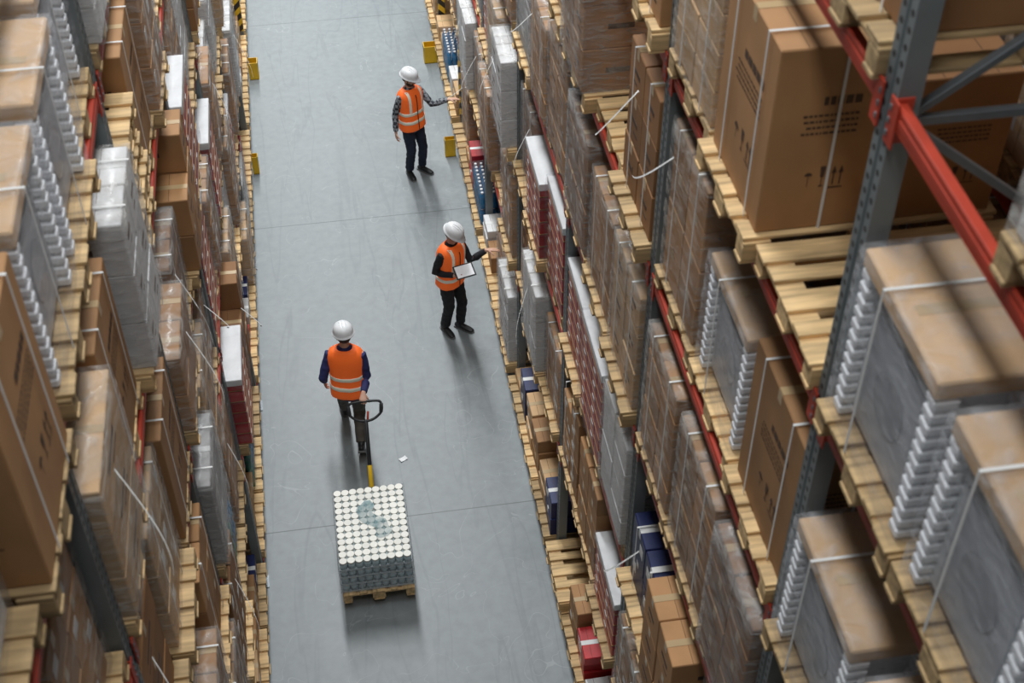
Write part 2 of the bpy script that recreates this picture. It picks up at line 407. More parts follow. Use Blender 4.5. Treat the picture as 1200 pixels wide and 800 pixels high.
# ---------------------------------------------------------------- load builders
GR="loads on the pallet racks"
def top(name,loc,rz,label,cat,group=GR):
    e=bpy.data.objects.new(name,None); coll.objects.link(e); e.location=loc; e.rotation_euler=(0,0,rz); e.empty_display_size=.2
    e["label"]=label; e["category"]=cat; e["group"]=group; return e
def load_cartons(loc,rz,mk,wrap,hmax,seed,colname):
    rd=random.Random(seed)
    nx,ny,hz=rd.choice([(2,2,.27),(2,2,.21),(2,1,.30),(2,2,.34),(3,2,.24)])
    nz=max(1,int((hmax+.03)/hz)); dx,dy=rd.choice([1.1,1.06]),rd.choice([.77,.74,.70])
    wl={0:"taped",1:"film-wrapped",2:"heavily film-wrapped"}[wrap]
    e=top("carton_stack",loc,rz,"%s stack of %s cartons standing on a wooden pallet"%(wl,colname),"stack of boxes")
    v=rd.randint(0,5); hh=nz*hz
    for k in range(nz):
        for i in range(nx):
            for j in range(ny):
                if k==nz-1 and rd.random()<.12 and not wrap: continue
                cx=dx/nx; cy=dy/ny
                jit=.004
                ob("carton",carton_mesh(cx-.008,cy-.008,hz-.003,mk,v),((i-(nx-1)/2)*cx+rd.uniform(-jit,jit),(j-(ny-1)/2)*cy+rd.uniform(-jit,jit),k*hz),rd.choice((0,math.pi)),e)
    if wrap: ob("stretch_film",film_mesh(dx,dy,hh,rd.randint(0,4),1 if wrap==2 else 0),(0,0,0),0,e)
    if rd.random()<.5:
        for yo in(-.2,.2): ob("strap",strap_mesh(dx,hh,yo),(0,0,0),0,e)
    if rd.random()<.3: ob("loose_strap",loose_strap_mesh(rd.randint(0,9)),(-dx/2-.012,rd.uniform(-.3,.3),hh*.8),0,e)
    return hh
def load_big(loc,rz,h,seed,dk='kd'):
    dx,dy=.48,.72
    M4=Matrix.Rotation(rz,4,'Z')
    for q,xo in enumerate((-.28,.34)):
        hq=h*(1 if q==0 else .78)
        e=top("shipping_box",V(loc)+M4@V((xo,0,0)),rz,"large brown cardboard box with black handling symbols, strapped on a pallet","box")
        ob("carton",big_carton_mesh(dx,dy,hq,dk[q%2],seed%4),(0,0,0),0,e)
        for yo in(-.22,.2): ob("strap",strap_mesh(dx,hq,yo),(0,0,0),0,e)
        if q==0: ob("strap",strapY_mesh(dy,hq,.05),(0,0,0),0,e)
def load_appl(loc,rz,seed):
    M4=Matrix.Rotation(rz,4,'Z')
    e=top("packed_appliance",V(loc)+M4@V((-.36,0,0)),rz,"white appliance in foam corners and cardboard cap under clear film","appliance")
    ob("appliance_body",appliance_mesh(),(0,0,.03),0,e)
    for sx in(-1,1):
        for sy in(-1,1): ob("foam_corner",foam_mesh(AH+.04),(sx*(AX/2-.0),sy*(AY/2+.03),.0),0,e)
    ob("cardboard_cap",cap_mesh(),(0,0,AH+.04),0,e)
    ob("stretch_film",film_mesh(AX+.11,AY+.14,AH+.12,seed%4,2),(0,0,0),0,e)
    ob("strap",strap_mesh(AX+.13,AH+.125,.1),(0,0,0),0,e)
    e=top("shipping_box",V(loc)+M4@V((.24,0,0)),rz,"plain dark brown cardboard box behind a wrapped appliance","box")
    ob("carton",carton_mesh(.5,.70,.34,'d',2),(0,0,0),0,e)
    for yo in(-.22,.2): ob("strap",strap_mesh(.5,.34,yo),(0,0,0),0,e)
def load_red(loc,rz,hmax,seed,mk='r'):
    rd=random.Random(seed); dx,dy,hz=1.06,.74,.145; nz=max(3,int(hmax/hz)-rd.randint(0,1))
    e=top("wrapped_pack_stack",loc,rz,"film-wrapped tiers of small red packs under a white cover sheet","stack of packs")
    for k in range(nz): ob("pack_tier",pack_tier_mesh(dx,dy,hz,mk),(0,0,k*hz),0,e)
    ob("cover_sheet",cover_mesh(dx+.01,dy+.01),(0,0,nz*hz),0,e)
    ob("stretch_film",film_mesh(dx+.02,dy+.02,nz*hz+.01,rd.randint(0,4),3),(0,0,0),0,e)
def load_small(loc,rz,hmax,seed,x0=-.56):
    rd=random.Random(seed); M4=Matrix.Rotation(rz,4,'Z')
    for y in(-.2,.2):
        for x in (x0+.17,x0+.5,x0+.83):
            mk=rd.choice('kkllwrgu'); h=rd.choice([.12,.18,.25]); n=rd.choice([1,1,2,3])
            for k in range(n):
                if (k+1)*h>hmax: break
                p=V(loc)+M4@V((x+rd.uniform(-.01,.01),y+rd.uniform(-.01,.01),k*h))
                cn={'k':'brown','l':'light brown','w':'white','r':'red','g':'grey','u':'dark blue'}[mk]
                ob("small_carton",carton_mesh(.3,.36,h-.002,mk,rd.randint(0,2)),p,rz+rd.uniform(-.03,.03),None,"small %s carton on a low pallet beside the aisle"%cn,"box","small cartons on the lowest rack level")
def load_bottles(loc,rz,hmax,seed):
    rd=random.Random(seed); M4=Matrix.Rotation(rz,4,'Z')
    nz=2 if hmax<.9 else 3
    for x in(-.40,-.08,.24):
        for y in(-.24,0,.24):
            mk=rd.choice('bbbg')
            for k in range(nz):
                p=V(loc)+M4@V((x,y,k*.262))
                e=top("bottle_pack",p,rz,"shrink-wrapped pack of %s plastic bottles"%("blue" if mk=='b' else "green"),"bottles","bottle packs on the racks")
                ob("bottles",bottle_mesh(mk),(0,0,0),0,e)
                ob("shrink_film",film_mesh(.302,.228,.255,0,3),(0,0,0),0,e)
# ---------------------------------------------------------------- racks
BAY=2.6; LEV=[.30,1.9,3.4,4.9,6.4,7.9,9.4]
BAY0={1:1.07,-1:1.37}
UPX={1:1.85,-1:-1.22}
def make_rack(side,nb0,nb1,levels=LEV,lab="",dx=0):
    x=UPX[side]+dx; rz=0 if side>0 else math.pi
    e=bpy.data.objects.new("pallet_rack",None); coll.objects.link(e); e.location=(x,BAY0[side],0)
    e["label"]=lab; e["category"]="rack"; e["group"]="pallet racks along the aisle"
    for b in range(nb0,nb1+1):
        y=b*BAY
        Y=BAY0[side]+y
        hmax=10.6
        ob("upright",upright_mesh(hmax),(0,y,0),rz,e)
        ob("upright",upright_mesh(hmax),(side*1.14,y,0),rz+math.pi,e)
        ob("brace",brace_mesh(hmax),(0,y,0),rz,e)
        if b<nb1:
            for z in levels:
                X0=x; X1=x+side*1.1
                if visible(min(X0,X1),max(X0,X1),Y,Y+BAY,z-.1,z+.2):
                    ob("beam",beam_mesh(BAY-.13),(side*-.005,y+BAY/2,z),rz,e)
                    ob("beam",beam_mesh(BAY-.13),(side*1.145,y+BAY/2,z),rz+math.pi,e)
    return e
RL="tall steel pallet rack with grey perforated uprights and red beams"
make_rack(1,-1,9,lab=RL); make_rack(-1,-1,9,lab=RL)
make_rack(1,0,3,levels=LEV[4:6],lab="second steel pallet rack standing back to back with another rack",dx=1.32)
def slotY(side,i): return BAY0[side]+(i//3)*BAY+(.4775,1.3,2.1225)[i%3]
RIGHT={6:"CC.TWT",5:"AAAEBWTWW",4:"AAABAWTEGWW",3:"BWAGWWWWGWWGWG",2:"...WTUCRRRRGCWRGWCW",1:".....WRTTWCTWRWGCKWWCW",0:"......SSPSSSCWSKSWSKSSKSSS"}
LEFT={5:".CBAAACC",4:"..WWBCPBWCW",3:"...TWBWGTRWCT",2:"....WTGWWRWRWCCW",1:".....WTKWRTWCWRWCGW",0:"......SSSSKSSSWCSESSSSKCSS"}
BACK={5:"WTWTWWTTW",4:"WTTWTWTWT"}
def fill(side,table,dx=0):
    for lv,s in table.items():
        z=LEV[lv]
        for i,c in enumerate(s):
            if c=='.': continue
            y=slotY(side,i); seed=lv*100+i+(1000 if side<0 else 0)+(5000 if dx else 0); rd=random.Random(seed)
            if lv==0: over=.13 if side>0 else .04
            else: over=rd.choice([.01,.04,.07,.10])*(1 if side>0 else .8)
            if side<0 and c=='B' and lv==5: over=.09
            xf=UPX[side]+dx-side*over
            xc=xf+side*.6
            if not visible(min(xf,xf+side*1.2),max(xf,xf+side*1.2),y-.4,y+.4,z,z+1.3,20): continue
            rz=0 if side>0 else math.pi
            np_=rd.choice([4,6]) if (c=='P' and lv>0) else (rd.choice([2,3]) if c=='P' else 1)
            for k in range(np_):
                ob("wooden_pallet",pallet_mesh(rd.randint(0,3)),(xc+(rd.uniform(-.02,.02) if k else 0),y,z+k*.144),rz+rd.uniform(-.01,.01),None,
                   "stacked bare wooden pallet with slatted deck" if c=='P' else ("empty wooden pallet lying on the red beams" if c=='E' else "wooden pallet with slatted deck carrying goods on the rack"),"pallet","wooden pallets on the racks")
            if c in'EP': continue
            zt=z+.1445*np_
            sb=rd.choice([-.05,-.03,.0,.03,.07])
            if lv==0: sb=.01
            if lv==0 and side>0 and c=='W': sb=.12
            hmax=(LEV[lv+1] if lv<6 else 11)-.14-zt
            hmax=min(hmax,1.14)*rd.choice([1,1,.9,.78])
            def L(d): return (xf+side*(sb+d/2),y,zt)
            if c=='W': load_cartons(L(1.1),rz,rd.choice('kkkl'),1,hmax,seed,"brown")
            elif c=='T': load_cartons(L(1.1),rz,rd.choice('kkd'),0,hmax,seed,"brown")
            elif c=='G': load_cartons(L(1.1),rz,rd.choice('gkd'),2,hmax,seed,"grey-brown")
            elif c=='C': load_cartons(L(1.1),rz,'w',1,hmax,seed,"white")
            elif c=='U': load_cartons(L(1.1),rz,'u',0,hmax,seed,"dark blue")
            elif c=='B': load_big((xf+side*((.0 if side<0 else .06)+.53),y,zt),rz,.92 if side<0 else .94,seed,'kd')
            elif c=='A': load_appl((xf+side*.60,y,zt),rz,seed)
            elif c=='R': load_red(L(1.06),rz,hmax,seed)
            elif c=='S': load_small((xf+side*.62,y,zt),rz,.55,seed)
            elif c=='K': load_bottles((xf+side*.62,y,zt),rz,.8,seed)
fill(1,RIGHT); fill(-1,LEFT); fill(1,BACK,1.32)
for side,y,sc in((1,18.98,1),(1,16.42,.55),(-1,18.95,1),(-1,16.45,.6)):
    bm=bmesh.new(); d=.27 if side>0 else .14
    box(bm,(0,0,.15),(.012,.17,.30),0,.003); box(bm,(d/2,-.08,.15),(d,.01,.30),0,.003); box(bm,(d/2,.08,.15),(d,.01,.30),0,.003); box(bm,(d/2,0,.006),(d,.17,.012),0)
    box(bm,(-.007,0,.24),(.004,.15,.05),1)
    me=newmesh("column_guard",bm,[yellow,black])
    ob("column_guard",me,((1.84 if side>0 else -1.2)-side*(d*sc+.012)-side*(.1 if sc<1 and side>0 else 0),y,0),0 if side>0 else math.pi,None,"yellow steel guard at the foot of a rack upright","guard","yellow column guards",scale=(sc,sc,1))
for side,b in((1,7),(1,6),(-1,7)):
    y=BAY0[side]+b*BAY; bm=bmesh.new(); box(bm,(-.004,0,.55),(.006,.134,1.1),0,.001)
    for s in(-1,1): box(bm,(.045,s*.065,.55),(.10,.005,1.1),0,.001)
    ob("hazard_plate",newmesh("hazard_plate",bm,[hazard]),(UPX[side]-side*.004,y,.50),0 if side>0 else math.pi,None,"black and yellow striped guard plate on a rack upright","sign","hazard plates")
# ---------------------------------------------------------------- room
bm=bmesh.new(); box(bm,(0,23,-.05),(26,62,.1),0)
fl=ob("floor",newmesh("floor",bm,[floor_mat()]),(0,0,0)); fl["kind"]="structure"; fl["label"]="blue-grey polished concrete floor with saw-cut joints"; fl["category"]="floor"
wallm=M("wall_panel",(.42,.44,.45),.7,var=.05,scale=1)
def wall(name,c,s):
    bm=bmesh.new(); box(bm,(0,0,0),s,0); o=ob(name,newmesh(name,bm,[wallm]),c); o["kind"]="structure"; o["label"]="plain grey panelled warehouse "+name.split('_')[0]; o["category"]=name.split('_')[0]
wall("wall_left",(-13,23,7.5),(.2,62,15)); wall("wall_right",(13,23,7.5),(.2,62,15)); wall("wall_back",(0,54,7.5),(26,.2,15)); wall("wall_front",(0,-8,7.5),(26,.2,15)); wall("ceiling",(0,23,15.1),(26,62,.2))
bm=bmesh.new(); 
g=[[bm.verts.new((x*.045,y*.028,.002+.008*abs(x)**2)) for y in(-1,0,1)] for x in(-1,-.5,0,.5,1)]
for i in range(4):
    for j in range(2): bm.faces.new((g[i][j],g[i+1][j],g[i+1][j+1],g[i][j+1]))
bmesh.ops.recalc_face_normals(bm,faces=bm.faces[:])
bmesh.ops.solidify(bm,geom=bm.faces[:],thickness=.001)
ob("paper_scrap",newmesh("paper_scrap",bm,[paper],False),(.385,10.66,.003),.5,None,"small white scrap of paper lying on the concrete","paper")
# ---------------------------------------------------------------- jar load on pallet
JX,JY=-.05,9.22
PZ=.085
ob("wooden_pallet",pallet_mesh(1),(JX,JY,PZ),math.pi/2,None,"wooden pallet on the pallet jack carrying jars","pallet",scale=(.88,.93,1))
jl=M("cream_lid",(.80,.78,.70),.45,var=.04,rand=.08); jb=M("jar_glass",(.52,.64,.67),.3,var=.25,rand=.15)
bm=bmesh.new(); revolve(bm,[(.034,0),(.0402,.004),(.0402,.084),(.036,.088),(.036,.090),(.0405,.091),(.0405,.108),(.038,.111)],[0,0,0,0,1,1,1],16)
box(bm,(0,0,.045),(.0574,.0574,.026),1,.004)
jar=newmesh("jar",bm,[jb,jl])
nxj,nyj,nl=9,12,4; pj=.0815; zt0=PZ+.145
traym=M("pale_tray_card",(.58,.64,.65),.7)
for k in range(nl):
    zz=zt0+k*.118
    bm=bmesh.new(); box(bm,(0,0,.003),(nxj*pj+.004,nyj*pj+.004,.006),0,.001)
    for s in(-1,1): box(bm,(s*(nxj*pj/2+.002),0,.012),(.003,nyj*pj,.024),0); box(bm,(0,s*(nyj*pj/2+.002),.012),(nxj*pj,.003,.024),0)  # lips raised and pale to lighten the dark gaps at the jars
    ob("cardboard_tray",newmesh("cardboard_tray",bm,[traym]),(JX,JY,zz),0,None,"shallow cardboard tray between layers of jars","tray","trays in the jar load")
    bm=bmesh.new(); box(bm,(0,0,.0),(nxj*pj-.09,nyj*pj-.09,.003),0)  # pale sheet added to brighten the dark gaps between jars
    for s in(-1,1): box(bm,(0,s*(nyj*pj/2-.045),-.04),(nxj*pj-.09,.003,.075),0)
    ob("gap_fill_sheet",newmesh("gap_fill_sheet",bm,[traym]),(JX,JY,zz+.085),0,None,"thin pale card sheet added to lighten the gaps between jars","sheet","added gap sheets in the jar load")
    for i in range(nxj):
        for j in range(nyj):
            if k<nl-1 and not(j==0 or i in(0,nxj-1)): continue
            ob("jar",jar,(JX+(i-(nxj-1)/2)*pj,JY+(j-(nyj-1)/2)*pj,zz+.006),random.uniform(0,6),None,"small blue-grey glass jar with a cream-white lid","jar","jars on the pallet")
ob("stretch_film",film_mesh(nxj*pj+.01,nyj*pj+.01,.44,2,4,1),(JX,JY,zt0),0,None,"clear film wrapped around the jars on the pallet","film")
bm=bmesh.new(); rows=[]
for j in range(19):
    t=j/18; cx=.07-.10*t+.05*math.sin(t*7); hw=.05+.05*math.sin(t*3.14)+.02*math.sin(t*17)
    row=[]
    for i in range(9):
        s=-1+2*i/8; q=V((cx+s*hw,-.28+.52*t,0)); q.z=.003+.0035*(1+noise.noise(V((q.x*30,q.y*30,3))))
        row.append(bm.verts.new(q))
    rows.append(row)
for j in range(18):
    for i in range(8): bm.faces.new((rows[j][i],rows[j][i+1],rows[j+1][i+1],rows[j+1][i]))
ob("torn_film",newmesh("torn_film",bm,[filmT],True),(JX,JY+.06,zt0+3*.118+.118),.1,None,"flat torn piece of teal film lying on the jar lids","film")
# ---------------------------------------------------------------- pallet jack
e=bpy.data.objects.new("pallet_jack",None); coll.objects.link(e); e.location=(JX+.03,9.86,0); e["label"]="hand pallet jack with black loop handle under the jar pallet"; e["category"]="pallet jack"
def fork(s):
    bm=bmesh.new(); box(bm,(s*.17,-.52,.062),(.14,.98,.035),0,.008)
    box(bm,(s*.17,-.98,.055),(.10,.08,.03),0,.01)
    return newmesh("fork",bm,[blackpaint])
for s in(-1,1):
    ob("fork",fork(s),(0,0,0),0,e)
    bm=bmesh.new(); q=bmesh.ops.create_cone(bm,cap_ends=True,segments=20,radius1=.035,radius2=.035,depth=.06); bmesh.ops.rotate(bm,verts=bm.verts[:],matrix=Matrix.Rotation(math.pi/2,3,'Y'))
    ob("roller",newmesh("roller",bm,[black]),(s*.17,-.90,.036),0,e)
bm=bmesh.new(); box(bm,(0,-.0,.16),(.46,.06,.20),0,.015); box(bm,(0,.06,.24),(.20,.12,.10),0,.015); box(bm,(0,.05,.14),(.10,.10,.22),0,.01)
ob("chassis",newmesh("chassis",bm,[yellow]),(0,0,0),0,e)
bm=bmesh.new(); tube(bm,[(V((0,.09,.12)),.055,.055),(V((0,.09,.34)),.05,.05)],(1,0,0),18); ob("hydraulic_pump",newmesh("hydraulic_pump",bm,[blackpaint]),(0,0,0),0,e)
for s in(-1,1):
    bm=bmesh.new(); bmesh.ops.create_cone(bm,cap_ends=True,segments=28,radius1=.09,radius2=.09,depth=.05); bmesh.ops.rotate(bm,verts=bm.verts[:],matrix=Matrix.Rotation(math.pi/2,3,'Y'))
    bmesh.ops.bevel(bm,geom=[x for x in bm.edges if len(x.link_faces)==2 and x.calc_face_angle()>1],offset=.008,segments=2,affect='EDGES')
    ob("steer_wheel",newmesh("steer_wheel",bm,[black],False),(s*.06,.09,.09),0,e)
HB=V((.01,.12,.34)); HT=V((.03,.64,.88))
ax=(HT-HB).normalized()
bm=bmesh.new(); tube(bm,[(HB,.028,.028),(HB.lerp(HT,.35),.025,.025)],(1,0,0),12,mi=0); ob("lower_shaft",newmesh("lower_shaft",bm,[yellow]),(0,0,0),0,e)
bm=bmesh.new(); tube(bm,[(HB.lerp(HT,.35),.024,.024),(HT,.022,.022)],(1,0,0),12,mi=0); ob("upper_shaft",newmesh("upper_shaft",bm,[blackpaint]),(0,0,0),0,e)
side_=V((1,0,0)); loop=[]
ctrl=[(-.035,0),(.035,0),(.10,.02),(.165,.07),(.185,.12),(.178,.18),(.15,.205),(.08,.212),(0,.214),(-.08,.212),(-.15,.205),(-.178,.18),(-.185,.12),(-.165,.07),(-.10,.02)]
nC=len(ctrl)
for k in range(nC):
    p0,p1,p2,p3=[V((*ctrl[(k+q)%nC],0)) for q in(-1,0,1,2)]
    for t in(0,.33,.66):
        c=.5*((2*p1)+(p2-p0)*t+(2*p0-5*p1+4*p2-p3)*t*t+(-p0+3*p1-3*p2+p3)*t**3)
        loop.append(HT+ax*c.y+side_*c.x)
def ringtube(bm,pts,r,n=10,mi=0):
    N=len(pts); rings=[]
    for i in range(N):
        t=(pts[(i+1)%N]-pts[i-1]).normalized(); u=V((0,-ax.z,ax.y)); u=(u-t*u.dot(t)).normalized(); w=t.cross(u)
        rings.append([bm.verts.new(pts[i]+u*r*math.cos(2*math.pi*k/n)+w*r*math.sin(2*math.pi*k/n)) for k in range(n)])
    for i in range(N):
        for k in range(n):
            f=bm.faces.new((rings[i][k],rings[i][(k+1)%n],rings[(i+1)%N][(k+1)%n],rings[(i+1)%N][k])); f.smooth=True
bm=bmesh.new(); ringtube(bm,loop,.015); ob("loop_handle",newmesh("loop_handle",bm,[black]),(0,0,0),0,e)
for s in(-1,1):
    bm=bmesh.new(); tube(bm,[(HT+ax*.085+side_*s*.172,.021,.021),(HT+ax*.165+side_*s*.181,.021,.021)],(0,1,0),12); ob("grip",newmesh("grip",bm,[black]),(0,0,0),0,e)
bm=bmesh.new(); tube(bm,[(HT+ax*.01+side_*.02,.012,.006),(HT+ax*.10+side_*.03,.012,.006)],(1,0,0),10); ob("release_lever",newmesh("release_lever",bm,[red_steel]),(0,0,0),0,e)
GRIP=V((JX+.03,9.86,0))+HT+ax*.214-side_*.03
# ---------------------------------------------------------------- people
skin=M("skin",(.64,.37,.26),.5,var=.06,scale=30)
hairm=M("dark_hair",(.035,.022,.015),.6,var=.3,scale=60)
eyew=M("eye_white",(.8,.8,.78),.2,var=.01); iris=M("iris",(.05,.03,.02),.2)
lips=M("lips",(.42,.16,.13),.5)
hat=M("white_hard_hat",(.86,.87,.88),.3,var=.01)
orange=M("orange_vest_cloth",(1.0,.16,.02),.65,var=.05,scale=14,emit=.14)  # slight glow added to make the orange cloth brighter
refl=M("reflective_tape",(.88,.86,.70),.35,var=.05,emit=.05)  # faint glow of its own added to the tape colour
navy=M("navy_cloth",(.025,.03,.12),.8,var=.25,scale=12)
blackc=M("black_cloth",(.014,.014,.017),.8,var=.25,scale=12)
navyp=M("dark_navy_trousers",(.012,.018,.042),.8,var=.25,scale=12)
olive=M("grey_brown_trousers",(.095,.082,.068),.85,var=.2,scale=12)
shoem=M("black_shoe",(.015,.015,.016),.45); solem=M("grey_sole",(.16,.16,.16),.6)
def plaid_mat():
    mt=bpy.data.materials.new("plaid_cloth"); nt,b=nodes(mt); N=nt.nodes; L=nt.links
    tc=N.new("ShaderNodeTexCoord"); ck=N.new("ShaderNodeTexChecker"); ck.inputs["Scale"].default_value=22
    ck.inputs[1].default_value=(.03,.035,.045,1); ck.inputs[2].default_value=(.26,.28,.30,1)
    L.new(tc.outputs["Object"],ck.inputs[0]); L.new(ck.outputs[0],b.inputs["Base Color"]); b.inputs["Roughness"].default_value=.85
    return mt
plaid=plaid_mat()
def remesh(bm,voxel,it,name,mats,fold=0,seed=0):
    me=bpy.data.meshes.new("tmp"); bm.to_mesh(me); bm.free()
    o=bpy.data.objects.new("tmp",me); coll.objects.link(o)
    r=o.modifiers.new("r",'REMESH'); r.mode='VOXEL'; r.voxel_size=voxel; r.use_smooth_shade=True
    s=o.modifiers.new("s",'SMOOTH'); s.factor=.5; s.iterations=it
    bpy.context.view_layer.update()
    dg=bpy.context.evaluated_depsgraph_get(); ev=o.evaluated_get(dg)
    m2=bpy.data.meshes.new_from_object(ev); m2.name=name
    bpy.data.objects.remove(o); bpy.data.meshes.remove(me)
    m2.materials.clear()
    for q in mats: m2.materials.append(q)
    for p in m2.polygons: p.use_smooth=True; p.material_index=0
    if fold:
        ns=[v.normal.copy() for v in m2.vertices]
        for v,n in zip(m2.vertices,ns):
            c=v.co; k=noise.noise(V((c.x*9+seed,c.y*9,c.z*16)))+.5*noise.noise(V((c.x*22,c.y*22+seed,c.z*34)))
            v.co=c+n*k*fold
    return m2
def ik(a,b,l1,l2,pole):
    d=b-a; L_=d.length; mx=(l1+l2)*.995
    if L_>mx: b=a+d*(mx/L_); d=b-a; L_=mx
    dn=d.normalized(); x=(l1*l1-l2*l2+L_*L_)/(2*L_); h=math.sqrt(max(0,l1*l1-x*x))
    p=V(pole); p=(p-dn*p.dot(dn)).normalized()
    return a+dn*x+p*h,b
TORSO=[(.84,.165,.115),(.93,.172,.122),(1.02,.160,.115),(1.10,.155,.112),(1.20,.168,.118),(1.30,.182,.122),(1.38,.188,.118),(1.43,.175,.105),(1.468,.13,.085),(1.50,.075,.066)]
VEST=[(.86,.205,.158),(.95,.203,.155),(1.05,.192,.148),(1.15,.190,.146),(1.25,.200,.150),(1.33,.206,.150),(1.40,.205,.142),(1.445,.190,.125),(1.475,.160,.105),(1.50,.115,.088),(1.515,.085,.078)]
def vab(z):
    for (z0,a0,b0),(z1,a1,b1) in zip(VEST,VEST[1:]):
        if z0<=z<=z1:
            t=(z-z0)/(z1-z0); return a0+(a1-a0)*t,b0+(b1-b0)*t
    return VEST[-1][1:] if z>1 else VEST[0][1:]
def person(loc,yaw,scale,label,P):
    e=bpy.data.objects.new("person",None); coll.objects.link(e); e.location=loc; e.rotation_euler=(0,0,yaw); e.scale=(scale,)*3
    e["label"]=label; e["category"]="person"
    RI=Matrix.Rotation(-yaw,3,'Z')
    def w2l(d): q=RI@V((d[0],d[1],0)); return V((q.x/scale,q.y/scale,d[2]/scale))
    hipz=P.get('drop',0)
    T=Matrix.Translation((0,P.get('hipy',0),-hipz)) @ Matrix.Translation((0,0,.95)) @ Matrix.Rotation(P.get('twist',0),4,'Z') @ Matrix.Rotation(-P.get('lean',0),4,'X') @ Matrix.Translation((0,0,-.95))
    def tx(bm,start): bmesh.ops.transform(bm,matrix=T,verts=bm.verts[start:])
    J={}
    for s,k in((-1,'l'),(1,'r')):
        sh=T@V((s*.178,0,1.402)); J['sh'+k]=sh
        wr=w2l(P['wr'+k])
        el,wr=ik(sh,wr,.29,.26,RI@V(P['pole'+k])); J['el'+k]=el; J['wr'+k]=wr
        hp=V((s*.088,P.get('hipy',0),.91-hipz)); J['hp'+k]=hp
        an=V(P['an'+k]); kn,an=ik(hp,an,.425,.415,V(P.get('kp'+k,(s*.08,1,0)))); J['kn'+k]=kn; J['an'+k]=an
    HC=T@V((0,.015,1.655)); HR=Matrix.Rotation(P['hyaw'],3,'Z')@Matrix.Rotation(P['hpitch'],3,'X')
    bm=bmesh.new()
    tube(bm,[(V((0,0,z)),a-.012,b-.012) for z,a,b in TORSO],(1,0,0),24,2.3); tx(bm,0)
    neck0=T@V((0,-.005,1.44)); 
    tube(bm,[(neck0,.062,.06),(neck0.lerp(HC,.5),.055,.056),(HC+HR@V((0,-.015,-.03)),.052,.055)],(1,0,0),16)
    def H_(c,r,rot=None): ellipsoid(bm,HC+HR@V(c),r,HR if rot is None else HR@rot)
    H_((0,-.012,.03),(.076,.096,.094)); H_((0,.022,-.03),(.062,.070,.082)); H_((0,.050,-.085),(.035,.036,.027))
    H_((0,.03,-.05),(.055,.055,.05)); H_((0,.094,-.012),(.013,.020,.026)); H_((0,.104,-.024),(.016,.013,.011))
    H_((0,.080,.028),(.05,.014,.010)); H_((0,.084,-.055),(.026,.012,.016))
    for s in(-1,1): H_((s*.078,-.005,-.005),(.009,.020,.032)); H_((s*.04,.062,-.02),(.022,.022,.02))
    for s,k in((-1,'l'),(1,'r')):
        sh,el,wr=J['sh'+k],J['el'+k],J['wr'+k]
        tube(bm,[(sh,.052,.052),(sh.lerp(el,.4),.046,.046),(el,.037,.037),(el.lerp(wr,.3),.038,.037),(wr,.027,.022)],(0,1,.2),14)
        hp,kn,an=J['hp'+k],J['kn'+k],J['an'+k]
        tube(bm,[(hp,.082,.085),(hp.lerp(kn,.45),.070,.072),(kn,.051,.053),(kn.lerp(an,.3),.052,.053),(kn.lerp(an,.8),.036,.037),(an,.034,.036)],(1,0,0),16)
        fd=Matrix.Rotation(P.get('fy'+k,0),3,'Z')@Matrix.Rotation(P.get('fp'+k,0),3,'X')
        tube(bm,[(an+fd@V((0,-.04,-.04)),.028,.03),(an+fd@V((0,.05,-.05)),.034,.026),(an+fd@V((0,.15,-.062)),.034,.013)],fd@V((1,0,0)),12)
        d=(RI@V(P['hd'+k])).normalized(); nrm=RI@V(P['hn'+k]); nrm=(nrm-d*nrm.dot(d)).normalized()
        sd=(d.cross(nrm) if k=='r' else nrm.cross(d)).normalized()
        cu=P.get('cu'+k,.35)
        tube(bm,[(wr-d*.01,.026,.021),(wr+d*.03,.034,.018),(wr+d*.07,.041,.016),(wr+d*.092,.040,.013)],sd,14,2.4)
        for off,ln,dz in((.0325,.072,.0),(.011,.080,.004),(-.011,.074,.001),(-.032,.058,-.008)):
            p=wr+d*(.088+dz)+sd*off; dr=d.copy()+sd*(off*1.1); dr.normalize(); path=[(p-dr*.015,.0100,.0095)]
            for q,(fr,rr) in enumerate(((.45,.0095),(.30,.0085),(.25,.0072))):
                ang=cu*(.7 if q==0 else 1.0)
                dr=(dr*math.cos(ang)+nrm*math.sin(ang)).normalized() if q==0 else (Matrix.Rotation(ang,3,d.cross(nrm))@dr)
                path.append((p,rr+.0008,rr+.0008)); p=p+dr*ln*fr
            path.append((p,.0068,.0068))
            tube(bm,path,sd,10)
        p=wr+d*.028+sd*.026; dr=(d*.65+sd*.65+nrm*.35).normalized(); path=[(p-dr*.01,.013,.013)]
        for ln,rr in((.038,.012),(.030,.0105),(.022,.009)):
            path.append((p,rr,rr)); p=p+dr*ln; dr=(dr+nrm*.35*(cu+.3)+d*.15).normalized()
        path.append((p,.008,.008)); tube(bm,path,nrm,10)
    ob("body",remesh(bm,.0045,2,"body",[skin]),(0,0,0),0,e)
    for s in(-1,1):
        bm=bmesh.new(); ellipsoid(bm,HC+HR@V((s*.031,.082,.008)),(.0125,.009,.008),HR,14,10,0); ellipsoid(bm,HC+HR@V((s*.031,.0885,.008)),(.0055,.004,.0055),HR,12,8,1)
        ob("eye",newmesh("eye",bm,[eyew,iris]),(0,0,0),0,e)
        bm=bmesh.new(); ellipsoid(bm,HC+HR@V((s*.032,.091,.026)),(.018,.005,.004),HR,12,8); ob("eyebrow",newmesh("eyebrow",bm,[hairm]),(0,0,0),0,e)
    bm=bmesh.new(); ellipsoid(bm,HC+HR@V((0,.094,-.053)),(.022,.006,.004),HR,14,8); ellipsoid(bm,HC+HR@V((0,.093,-.060)),(.019,.006,.005),HR,14,8); ob("mouth",newmesh("mouth",bm,[lips]),(0,0,0),0,e)
    bm=bmesh.new(); ellipsoid(bm,(0,-.014,.03),(.083,.103,.098),None,28,20)
